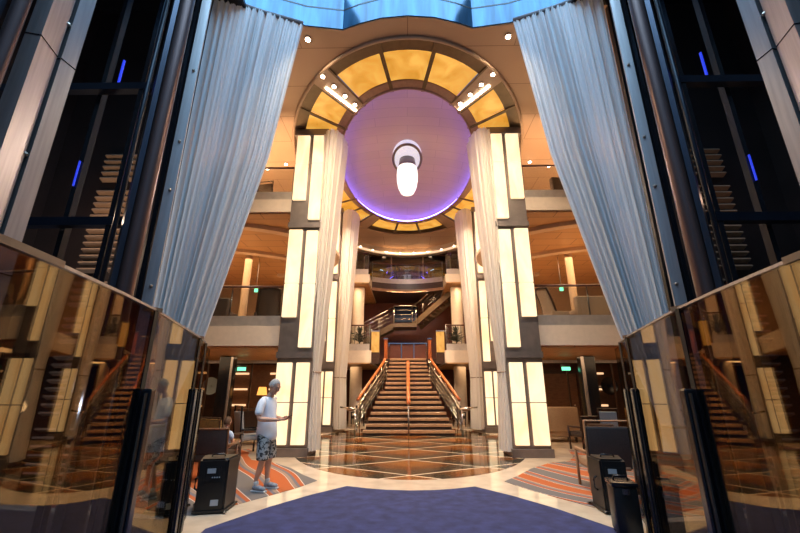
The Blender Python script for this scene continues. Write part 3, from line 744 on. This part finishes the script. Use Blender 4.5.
def wing(label, loc, rz, seat, trim):
    t = thing('wing_chair', label, 'chair', loc, rz)
    MB().box((0, 0, .4), (.7, .7, .2), bev=.05, seg=3).build('seat', seat, t, 'auto')
    def f(u, v):
        z = .35 + 1.0 * v; a = (u - .5) * 2
        return (.36 * a * (1 - .1 * v), .3 - .22 * a * a * (1 - .5 * v) + .16 * v * v, z + .05 * (1 - a * a))
    MB().grid(f, 12, 10).build('backrest', seat, t, True, .08)
    MB().tube([f(0, k / 10) for k in range(11)] + [f(k / 12, 1) for k in range(13)] + [f(1, 1 - k / 10) for k in range(11)], .035, 6).build('back_trim', trim, t, True)
    for sx in (-1, 1):
        MB().box((sx * .36, 0, .52), (.09, .6, .2), bev=.03).build('armrest', seat, t, 'auto')
        for y in (-.28, .28): MB().cyl((sx * .3, y, 0), (sx * .3, y, .32), .03, n=8).build('leg', trim, t, True)
wing('high backed brown armchair on the left middle balcony beside the pillar', (-4.5, 12.3, L1), R(200), K.brownfab, K.darkwood)
wing('high backed beige armchair with brown trim on the right middle balcony beside the pillar', (4.6, 12.3, L1), R(100), K.beigefab, K.darkwood)
def sofa(label, loc, rz, w, m1):
    t = thing('sofa', label, 'sofa', loc, rz)
    MB().box((0, 0, .3), (w, .8, .3), bev=.05, seg=3).build('seat', m1, t, 'auto')
    MB().box((0, .36, .68), (w, .2, .76), bev=.06, seg=3).build('backrest', m1, t, 'auto')
    for sx in (-1, 1):
        MB().box((sx * (w / 2 - .09), 0, .48), (.18, .8, .4), bev=.05, seg=3).build('armrest', m1, t, 'auto')
        for y in (-.32, .32): MB().box((sx * (w / 2 - .12), y, .08), (.06, .06, .16)).build('leg', K.darkwood, t)
sofa('low beige sofa on the right middle balcony next to the high backed chair', (5.75, 12.2, L1), R(180), 1.3, K.beigefab)
sofa('beige sofa turned askew on the right middle balcony beside the drape', (7.2, 12.3, L1), R(150), 1.2, K.beigefab)
sofa('dark brown sofa on the left middle balcony beside the drape', (-6.4, 12.3, L1), R(180), 1.6, K.brownfab)
sofa('dark sofa on the right top balcony beside the drape', (5.3, 11.9, L2), R(190), 1.4, K.brownfab)
armchair('armchair', 'dark chair on the left top balcony seen beside the drape', (-4.7, 11.9, L2), R(170), K.brownfab, K.brownfab, K.black, .6, 1.1)
sofa('beige bench sofa along the right lounge by the doorway', (4.7, 13.9, 0), R(180), 1.5, K.beigefab)
t = thing('side_table', 'small dark pedestal table in the right lounge in front of the bench sofa', 'table', (5.05, 11.2, 0))
MB().lathe([(.32, .68), (.33, .72)], n=24).build('tabletop', K.darkwood, t); MB().cyl((0, 0, .03), (0, 0, .68), .05, n=12).build('pedestal', K.black, t, True); MB().lathe([(.2, 0), (.18, .03)], n=20).build('base', K.black, t)
for s in (-1, 1):
    side = 'left' if s < 0 else 'right'
    t = thing('cafe_table', 'round dark cafe table in the shade %s of the staircase foot' % side, 'table', (s * 2.75, 18.2, 0))
    MB().lathe([(.4, .7), (.41, .74)], n=24).build('tabletop', K.midwood, t); MB().cyl((0, 0, .03), (0, 0, .7), .04, n=12).build('pedestal', K.dsteel, t, True); MB().lathe([(.24, 0), (.2, .03)], n=20).build('base', K.dsteel, t)
    c = armchair('armchair', 'dark cafe chair in the shade %s of the staircase foot' % side, (s * 2.3, 18.9, 0), R(s * 20), K.brownfab, K.brownfab, K.black, .5, .88, .5)
    # ground floor details
    t = thing('square_column', 'dark lacquered column with blue sheen in the %s ground floor lounge' % side, 'column', (s * (6.15 if s < 0 else 5.98), 13.6, 0))
    MB().box((0, 0, L1B / 2 - .03), (.44, .44, L1B - .06), bev=.05, seg=3).build('shaft', K.black, t, 'auto')
    MB().box((s * -.2, -.2, L1B / 2 - .03), (.07, .1, L1B - .07), rz=R(45), bev=.02).build('edge_sheen', K.steel, t, 'auto')  # pale strip added for the reflection along the column's edge
    t = thing('shelf_unit', 'dark wall shelving with small warm lit shelves in the %s lounge' % side, 'shelf', (s * 6.0 if s < 0 else 8.2, 16.3, 0))
    MB().box((0, .1, 1.3), (2.2, .2, 2.5)).build('back_panel', K.midwood if s < 0 else K.darkwood, t)
    for x in (-.75, .75):
        for z in (1.0, 1.6, 2.2): MB().box((x, -.05, z), (.6, .16, .07)).build('lit_shelf', K.shelfglow, t)
    t = thing('wall_disc', ('pale blue oval dish on the dark wall in the left lounge' if s < 0 else 'round black ornament on the dark wall in the right lounge'), 'wall ornament', (s * 7.5, 15.4, 1.72))
    m = MB(); m.lathe([(.04, 0), (.25, .04), (.31, .08), (.32, .06), (.22, .0)], n=28)
    bmesh.ops.rotate(m.bm, cent=(0, 0, 0), matrix=Matrix.Rotation(R(90), 3, 'X'), verts=m.bm.verts)
    m.build('dish', K.bluefab if s < 0 else K.black, t, 'auto')
    MB().cyl((0, .0, 0), (0, 1.05, 0), .03, n=8).build('arm', K.dsteel, t)
    # storefront head beam
    t = thing('storefront_frame', 'pale steel head beam and slim posts across the %s lounge front' % side, 'frame', (s * 7.3, 14.6, 0))
    MB().box((0, 0, 2.56), (6.4, .12, .1)).build('head_beam', K.steel, t)
    for x in (-3.1, -1.6, 0, 1.6, 3.1): MB().box((x, 0, 1.26), (.05, .06, 2.5)).build('slim_post', K.darkwood, t)
    # exit sign
    t = thing('exit_sign', 'small green lit sign over the %s lounge' % side, 'sign', (s * (5.6 if s > 0 else 6.0), 14.4, 2.3))
    MB().box((0, 0, 0), (.3, .05, .12), bev=.01).build('lit_panel', K.green, t); MB().box((0, .03, .1), (.34, .05, .1)).build('housing', K.dsteel, t)
    t = thing('exit_sign', 'small green lit sign in the %s middle balcony lounge' % side, 'sign', (s * 6.0, 14.9, L1 + 2.05))
    MB().box((0, 0, 0), (.14, .05, .14), bev=.01).build('lit_panel', K.green, t); MB().cyl((0, 0, .07), (0, 0, 1.32), .012, n=6).build('stem', K.dsteel, t)
t = thing('table_lamp', 'small lamp with glowing orange shade behind the man', 'lamp', (-5.35, 14.9, 0))
MB().lathe([(.22, .72), (.23, .75)], n=20).build('stand_top', K.darkwood, t); MB().cyl((0, 0, 0), (0, 0, .72), .06, n=12).build('stand', K.darkwood, t)
MB().cyl((0, 0, .75), (0, 0, 1.35), .03, n=8).build('lamp_stem', K.bronze, t); MB().lathe([(.18, 1.4), (.13, 1.68)], n=20).build('lamp_shade', K.orangeshade, t, True)
t = thing('doorway', 'dark lounge doorway with a gold side frame on the right', 'door', (6.1, 16.45, 0))
MB().box((0, 0, 1.1), (1.3, .08, 2.2)).build('door_leaf', K.midwood, t); MB().box((-.75, -.03, 1.1), (.2, .14, 2.2)).build('gold_jamb', K.gold, t); MB().box((.72, -.03, 1.1), (.12, .14, 2.2)).build('jamb', K.darkwood, t)
MB().sphere((.45, -.07, 1.0), .04, 10, 8).build('door_knob', K.chrome, t, True)

# ------------------------------------------------------------------ loudspeakers
def speaker(label, loc, rz, h=.7, w=.42, d=.4, stuff=True):
    t = thing('loudspeaker', label, 'speaker', loc, rz)
    m = MB()
    pl = [(-w / 2, -d / 2), (w / 2, -d / 2), (w * .36, d / 2), (-w * .36, d / 2)]
    m.prism(pl, .02, h - .0)
    es = [e for e in m.bm.edges]
    bmesh.ops.bevel(m.bm, geom=es, offset=.025, segments=2, affect='EDGES')
    m.build('cabinet', K.blackplastic, t, 'auto')
    MB().box((0, -d / 2 - .008, h / 2 + .01), (w - .05, .02, h - .08), bev=.008).build('grille', K.grille, t)
    sa = math.atan2(d, w * .14)
    MB().box((0, d / 2 + .002, h * .72), (.2, .012, .18)).build('input_panel', K.grille, t)
    MB().box((.02, d / 2 + .012, h * .78), (.11, .008, .06)).build('label_plate', K.plate, t)
    MB().box((-.06, d / 2 + .008, h * .2), (.1, .01, .07)).build('label_plate', K.plate, t)
    for k in range(4): MB().cyl((-.09 + .03 * k, d / 2, h * .66), (-.09 + .03 * k, d / 2 + .02, h * .66), .009, n=8).build('knob', K.plate, t)
    m = MB(); m.tube([(w * .42, .05, h * .38), (w * .42 + .04, .05, h * .42), (w * .42 + .04, .05, h * .6), (w * .42, .05, h * .64)], .014, 6); m.build('side_handle', K.black, t, True)
    m = MB(); m.tube([(-.09, 0, h - .005), (-.08, 0, h + .03), (.08, 0, h + .03), (.09, 0, h - .005)], .013, 6); m.build('top_handle', K.black, t, True)
    for x in (-w * .3, w * .3):
        for y in (-d * .35, d * .35): MB().cyl((x, y, 0), (x, y, .03), .02, n=8).build('foot', K.black, t)
    return t
speaker('black loudspeaker with white label plates standing on the floor beside the man', (-2.80, 6.2, .0), R(192), .68, .52, .44)
speaker('second black loudspeaker half hidden behind the left black posts', (-3.42, 6.12, .0), R(175), .66, .4)
speaker('black loudspeaker in front of the charcoal armchair on the right', (2.83, 6.25, .0), R(170), .68, .46, .44)
t = thing('equipment_case', 'low black case standing in front of the right loudspeaker', 'case', (2.52, 5.32, 0), R(-12))
MB().box((0, 0, .27), (.27, .3, .5), bev=.03, seg=2).build('body', K.blackplastic, t, 'auto')
MB().box((0, 0, .54), (.29, .32, .05), bev=.015).build('lid', K.black, t, 'auto')
MB().box((0, -.155, .47), (.08, .02, .06)).build('latch', K.chrome, t)
m = MB(); m.tube([(-.08, 0, .565), (-.07, 0, .61), (.07, 0, .61), (.08, 0, .565)], .013, 6); m.build('handle', K.black, t, True)
for x in (-.1, .1):
    for y in (-.11, .11): MB().cyl((x, y, 0), (x, y, .03), .025, n=10).build('foot', K.black, t)

# ------------------------------------------------------------------ people
def skin_mesh(chains, sub=2):
    """chains: list of (list of (co, r)), first chain's first vertex is the root; chains may start at index tuple (ci, vi)"""
    verts, rad, edges, idx = [], [], [], []
    for start, ch_ in chains:
        ids = []
        prev = None
        if start is not None: prev = idx[start[0]][start[1]]
        for co, r in ch_:
            verts.append(co); rad.append(r); i = len(verts) - 1; ids.append(i)
            if prev is not None: edges.append((prev, i))
            prev = i
        idx.append(ids)
    me = bpy.data.meshes.new('tmp'); me.from_pydata(verts, edges, [])
    o = bpy.data.objects.new('tmp', me); C.objects.link(o)
    sk = o.modifiers.new('s', 'SKIN'); sk.use_smooth_shade = True
    sv = me.skin_vertices[0].data
    for i, r in enumerate(rad): sv[i].radius = r if hasattr(r, '__len__') else (r, r); sv[i].use_root = (i == 0)
    sb = o.modifiers.new('d', 'SUBSURF'); sb.levels = sub; sb.render_levels = sub
    dg = bpy.context.evaluated_depsgraph_get(); dg.update()
    me2 = bpy.data.meshes.new_from_object(o.evaluated_get(dg))
    bpy.data.objects.remove(o); return me2
def put(name, me, m, parent):
    me.materials.clear(); me.materials.append(m)
    for p in me.polygons: p.use_smooth = True
    o = bpy.data.objects.new(name, me); C.objects.link(o); o.parent = parent; return o
def merge(me_list):
    bm = bmesh.new()
    for m in me_list: bm.from_mesh(m)
    me = bpy.data.meshes.new('m'); bm.to_mesh(me); bm.free(); return me
def head_mesh(c, pitch, sc=1.0):
    """head facing +X, centre c, tilted down by pitch"""
    bm = bmesh.new()
    bmesh.ops.create_uvsphere(bm, u_segments=20, v_segments=14, radius=1)
    for v in bm.verts:
        x, y, z = v.co
        k = 1 - .2 * max(0, -z) ** 1.5
        v.co = (.098 * x * (1.0 if x < 0 else 1 - .08 * abs(z)) + (.012 if z < -.3 else 0), .078 * y * k, .122 * z)
    def blob(co, r, n=8):
        q = bmesh.ops.create_uvsphere(bm, u_segments=n, v_segments=6, radius=1); bmesh.ops.scale(bm, vec=r, verts=q['verts']); bmesh.ops.translate(bm, vec=co, verts=q['verts'])
    blob((.1, 0, -.02), (.022, .014, .03)); blob((.085, 0, -.068), (.016, .026, .008)); blob((.078, 0, -.1), (.022, .03, .02))
    for s in (-1, 1):
        blob((-.005, s * .08, -.01), (.022, .012, .034)); blob((.085, s * .032, .012), (.014, .02, .01)); blob((.088, s * .032, .035), (.012, .024, .007))
    bmesh.ops.scale(bm, vec=(sc, sc, sc), verts=bm.verts)
    bmesh.ops.transform(bm, matrix=Matrix.Translation(c) @ Matrix.Rotation(pitch, 4, 'Y'), verts=bm.verts)
    me = bpy.data.meshes.new('h'); bm.to_mesh(me); bm.free(); return me
def hand_chains(w, d, side):
    """fingers from wrist w along unit d, palm facing up; side=+1 left"""
    out = []
    w, d = Vector(w), Vector(d).normalized(); sd = Vector((0, 0, 1)).cross(d).normalized()
    up = Vector((0, 0, 1))
    for k, ln in enumerate((.07, .082, .076, .06)):
        b = w + d * .085 + sd * (.027 - .018 * k) * 1.0
        out.append([(w + d * .05 + sd * (.02 - .013 * k), .011), (b, .0095), (b + d * ln * .5 - up * .004, .0085), (b + d * ln * .75 + up * .02, .0078), (b + d * ln * .72 + up * .042, .0068)])
    tb = w + d * .03 - sd * side * .02
    out.append([(tb, .013), (tb - sd * side * .03 + d * .025 + up * .012, .011), (tb - sd * side * .024 + d * .06 + up * .035, .009), (tb - sd * side * .01 + d * .078 + up * .045, .008)])
    return out
man = thing('person', 'man in a white t-shirt and grey camouflage shorts standing and looking at his phone', 'person', (-2.5, 7.3, .006), R(-14))
def leg(s, kx, fx):
    return [((0, s * .09, .86), .07), ((kx * .6, s * .115, .66), .08), ((kx, s * .12, .5), .06), ((kx - .03, s * .122, .36), .06), ((fx - .01, s * .125, .18), .04), ((fx, s * .125, .1), .038), ((fx + .08, s * .135, .05), .035), ((fx + .16, s * .145, .04), .028)]
chains = [(None, [((0, 0, .95), (.1, .1)), ((-.01, 0, 1.1), (.115, .1)), ((-.03, 0, 1.28), (.12, .1)), ((-.025, 0, 1.42), (.09, .07)), ((-.0, 0, 1.5), (.058, .058)), ((.035, 0, 1.57), (.055, .055))])]
AR = {}
for s in (-1, 1):
    wr = Vector((.27, s * .1, 1.1)); el = Vector((.0, -.27 if s < 0 else .21, 1.12))
    chains.append(((0, 2), [((-.03, s * .12, 1.38), .045), ((-.03, s * (.2 if s < 0 else .17), 1.355), .045), ((-.03, s * (.245 if s < 0 else .2), 1.25), .045), (el, .043), (lerp(el, wr, .35), .042), (wr, .028)]))
    AR[s] = (wr, Vector((.1, -s * .045, .02)))
for s, kx, fx in ((-1, .05, -.03), (1, .03, .02)):
    chains.append(((0, 0), leg(s, kx, fx)))
bodies = [skin_mesh(chains, 2), head_mesh(Vector((.075, 0, 1.655)), R(28))]
for s in (-1, 1):
    w, d = AR[s]
    bodies.append(skin_mesh([(None, [(w - d * .2, (.027, .024)), (w + d * .3, (.03, .02)), (w + d * .75, (.038, .016))])], 2))
    for hc in hand_chains(w, d, s): bodies.append(skin_mesh([(None, hc)], 1))
put('body', merge(bodies), K.skin, man)
# shirt with sleeves
tee = [(None, [((0, 0, .74), (.2, .175)), ((0, 0, .86), (.2, .172)), ((-.005, 0, 1.0), (.182, .155)), ((-.03, 0, 1.22), (.17, .145)), ((-.03, 0, 1.37), (.145, .11)), ((-.015, 0, 1.475), (.075, .072))])]
for s in (-1, 1): tee.append(((0, 4), [((-.03, s * .14, 1.4), .082), ((-.03 if s < 0 else -.06, s * (.205 if s < 0 else .15), 1.365), .075), ((-.025 if s < 0 else -.07, s * (.25 if s < 0 else .15), 1.25), .072), ((-.02 if s < 0 else -.06, s * (.268 if s < 0 else .16), 1.17), .076)]))
put('t_shirt', skin_mesh(tee, 2), K.tee, man)
sh = [(None, [((0, 0, .93), (.165, .14)), ((0, 0, .86), (.17, .15))])]
for s, kx in ((-1, .05), (1, .03)): sh.append(((0, 1), [((.01, s * .09, .78), .12), ((kx * .7, s * .12, .63), .112), ((kx, s * .128, .5), .112), ((kx, s * .128, .46), .11)]))
put('shorts', skin_mesh(sh, 2), K.camo, man)
bm = bmesh.new(); bmesh.ops.create_uvsphere(bm, u_segments=20, v_segments=14, radius=1)
for v in bm.verts: v.co = (.103 * v.co.x - .012, .083 * v.co.y, .125 * v.co.z + .008)
bmesh.ops.delete(bm, geom=[v for v in bm.verts if v.co.z < -.045 or (v.co.x > .045 and v.co.z < .085)], context='VERTS')
bmesh.ops.transform(bm, matrix=Matrix.Translation((.075, 0, 1.655)) @ Matrix.Rotation(R(28), 4, 'Y'), verts=bm.verts)
hm = bpy.data.meshes.new('hair'); bm.to_mesh(hm); bm.free(); put('hair', hm, K.hair, man)
for s, fx in ((-1, -.03), (1, .02)):
    put('sock', skin_mesh([(None, [((fx - .005, s * .125, .17), .048), ((fx, s * .125, .11), .047), ((fx + .01, s * .125, .07), .045)])], 2), K.sock, man)
    o = put('shoe', skin_mesh([(None, [((fx - .06, s * .122, .052), (.045, .042)), ((fx + .0, s * .125, .065), (.05, .055)), ((fx + .09, s * .135, .052), (.052, .042)), ((fx + .19, s * .147, .042), (.045, .03))])], 2), K.shoe, man)
    MB().box((fx + .065, s * .133, .012), (.28, .085, .024), rz=s * .09, bev=.01).build('sole', K.sole, o)
ph = thing('mobile_phone', 'small dark phone held in both hands by the standing man', 'phone', (-2.5 + .385 * math.cos(R(-14)), 7.3 + .385 * math.sin(R(-14)), 1.145), R(-14))
MB().box((0, 0, 0), (.15, .075, .009), ry=R(-25), bev=.003).build('case', K.black, ph); MB().box((-.001, 0, .006), (.13, .066, .002), ry=R(-25)).build('display', K.pic, ph)
# seated person
sp = thing('person', 'brown haired seated person in a pale blue shirt seen from behind on the left', 'person', (-4.0, 9.1, 0), R(70))
sp.scale = (.84, .84, .84)
c2 = [(None, [((0, 0, .5), (.15, .13)), ((-.0, 0, .68), (.14, .11)), ((0, 0, .86), (.1, .08)), ((.01, 0, .95), .05), ((.03, 0, 1.0), .048)])]
for s in (-1, 1):
    c2.append(((0, 1), [((0, s * .13, .86), .06), ((.0, s * .2, .8), .048), ((.05, s * .21, .62), .04), ((.25, s * .15, .58), .032), ((.33, s * .12, .59), .028)]))
    c2.append(((0, 0), [((.1, s * .1, .5), .09), ((.38, s * .11, .5), .065), ((.42, s * .11, .28), .052), ((.4, s * .11, .08), .038), ((.5, s * .12, .04), .032)]))
bl = [skin_mesh(c2, 2), head_mesh(Vector((.04, 0, 1.1)), R(10), .95)]
for s in (-1, 1):
    for hc in hand_chains((.31, s * .12, .59), (.1, -s * .02, 0), s): bl.append(skin_mesh([(None, hc)], 1))
put('body', merge(bl), K.skin, sp)
ts = [(None, [((0, 0, .47), (.175, .155)), ((0, 0, .68), (.165, .13)), ((0, 0, .85), (.12, .095)), ((.005, 0, .93), (.065, .06))])]
for s in (-1, 1): ts.append(((0, 1), [((0, s * .14, .86), .078), ((.0, s * .21, .79), .064), ((.02, s * .22, .68), .06)]))
put('shirt', skin_mesh(ts, 2), K.bluetee, sp)
tr = [(None, [((0, 0, .52), (.17, .15)), ((.04, 0, .5), (.17, .14))])]
for s in (-1, 1): tr.append(((0, 1), [((.15, s * .1, .5), .105), ((.4, s * .11, .5), .08), ((.43, s * .11, .3), .07), ((.41, s * .11, .12), .06)]))
put('trousers', skin_mesh(tr, 2), K.brownfab, sp)
bm = bmesh.new(); bmesh.ops.create_uvsphere(bm, u_segments=20, v_segments=14, radius=1)
for v in bm.verts: v.co = (.103 * v.co.x - .016, .086 * v.co.y, .128 * v.co.z + .008)
bmesh.ops.delete(bm, geom=[v for v in bm.verts if v.co.z < -.08 or (v.co.x > .03 and v.co.z < .07)], context='VERTS')
bmesh.ops.transform(bm, matrix=Matrix.Translation((.04, 0, 1.1)) @ Matrix.Rotation(R(10), 4, 'Y'), verts=bm.verts)
hm = bpy.data.meshes.new('hair'); bm.to_mesh(hm); bm.free(); put('hair', hm, K.brownhair, sp)
ot = thing('stool', 'low brown upholstered stool under the seated person on the left', 'stool', (-4.0, 9.1, .006), R(70))
MB().box((0, 0, .28), (.46, .46, .08), bev=.03, seg=2).build('seat', K.brownfab, ot, 'auto')
for x in (-.18, .18):
    for y in (-.18, .18): MB().cyl((x, y, 0), (x, y, .25), .02, n=8).build('leg', K.darkwood, ot, True)

# ------------------------------------------------------------------ light
def area(name, loc, size, power, col, rot=(0, 0, 0), sy=None, spread=None, to=None):
    if to: rot = (Vector(to) - Vector(loc)).to_track_quat('-Z', 'Y').to_euler()
    l = bpy.data.lights.new(name, 'AREA'); l.energy = power; l.color = col; l.shape = 'RECTANGLE'; l.size = size; l.size_y = sy or size
    if spread: l.spread = spread
    o = bpy.data.objects.new(name, l); C.objects.link(o); o.location = loc; o.rotation_euler = rot; return o
def point(name, loc, power, col, r=.15):
    l = bpy.data.lights.new(name, 'POINT'); l.energy = power; l.color = col; l.shadow_soft_size = r
    o = bpy.data.objects.new(name, l); C.objects.link(o); o.location = loc; return o
WARM = (1, .66, .36); BLUE = (.5, .74, 1)
area('skylight', (0, 1.2, 15.5), 9, 2100, (.39, .69, 1), sy=8)
UP = (PI, 0, 0)
for s in (-1, 1):
    area('lounge_downlight', (s * 6.5, 12.8, L1B - .08), 3.5, 42, WARM, sy=2)
    area('middle_lounge_light', (s * 6.6, 13.4, L2B - .22), 3.5, 220, WARM, sy=2.5)
    area('top_gallery_light', (s * 8.2, 14.5, 9.5), 3.5, 230, WARM, sy=3)
    area('middle_lounge_fill', (s * 8.2, 12.6, L1 + .5), 3.0, 60, WARM, UP, sy=1.2)  # bodiless lamp in mid-air, added to brighten the lounge soffit
    area('ceiling_fill', (s * 6.0, 11.6, L2 + .2), 4.5, 300, WARM, UP, sy=.5)  # unseen fill added to lift the top ceiling
    area('stair_downlight', (s * 1.6, 17.5, 9.4), .8, 95, (1, .74, .46), spread=R(90))
    area('drape_fill', (s * 3.0, 14.0, 9.5), .4, 110, (1, .78, .55), spread=R(80), to=(s * 2.5, 16.2, 4.5))  # added fill aimed at the far column drapes to brighten them
    area('balcony_end_downlight', (s * 2.6, 18.9, L2B - .1), .6, 45, WARM)
    area('under_balcony_downlight', (s * 3.0, 19.3, L1B - .08), 1.2, 16, WARM)
    area('foyer_downlight', (s * 2.5, 7.45, 9.5), .6, 320, (1, .78, .52), spread=R(125), to=(-s * .8, 11.5, 0))
area('chandelier_light', (0, YO, 8.7), .4, 360, (1, .8, .58))
point('crystal_uplight', (0, YO, 9.2), 60, (1, .78, .58), .35)
area('cove_back_light', (0, 21.8, 9.3), 3.0, 40, (1, .76, .5), sy=.5)
area('rear_wall_light', (0, 21.0, L2B - .08), 2.4, 120, WARM, (R(-20), 0, 0), sy=.6)
point('shaft_lower_fill', (-5.0, 5.2, 1.4), 55, (.9, .92, 1), .08)  # invented lamp that lights the lower slats
point('shaft_upper_fill', (-5.3, 5.3, 4.2), 42, (1, .72, .5), .08)  # second invented lamp, warms the upper slats
point('shaft_upper_fill', (5.3, 5.3, 4.6), 5, (1, .6, .4), .08)  # weaker added fill for the right shaft's slats
w = bpy.data.worlds.new('world'); bpy.context.scene.world = w; w.use_nodes = True
w.node_tree.nodes['Background'].inputs[0].default_value = (.3, .5, .85, 1); w.node_tree.nodes['Background'].inputs[1].default_value = .35

# ------------------------------------------------------------------ camera
cd = bpy.data.cameras.new('camera'); cd.sensor_width = 36; cd.lens = 390 / 800 * 36; cd.clip_start = .05
cam = bpy.data.objects.new('camera', cd); C.objects.link(cam)
cam.location = (-.06, 0, 1.62); cam.rotation_euler = (R(90 + 17.4), 0, R(.95))
sc = bpy.context.scene; sc.camera = cam
sc.view_settings.view_transform = 'Standard'; sc.view_settings.look = 'None'; sc.view_settings.gamma = 1; sc.view_settings.exposure = 0; sc.view_settings.use_curve_mapping = False
sc.cycles.sample_clamp_indirect = 4
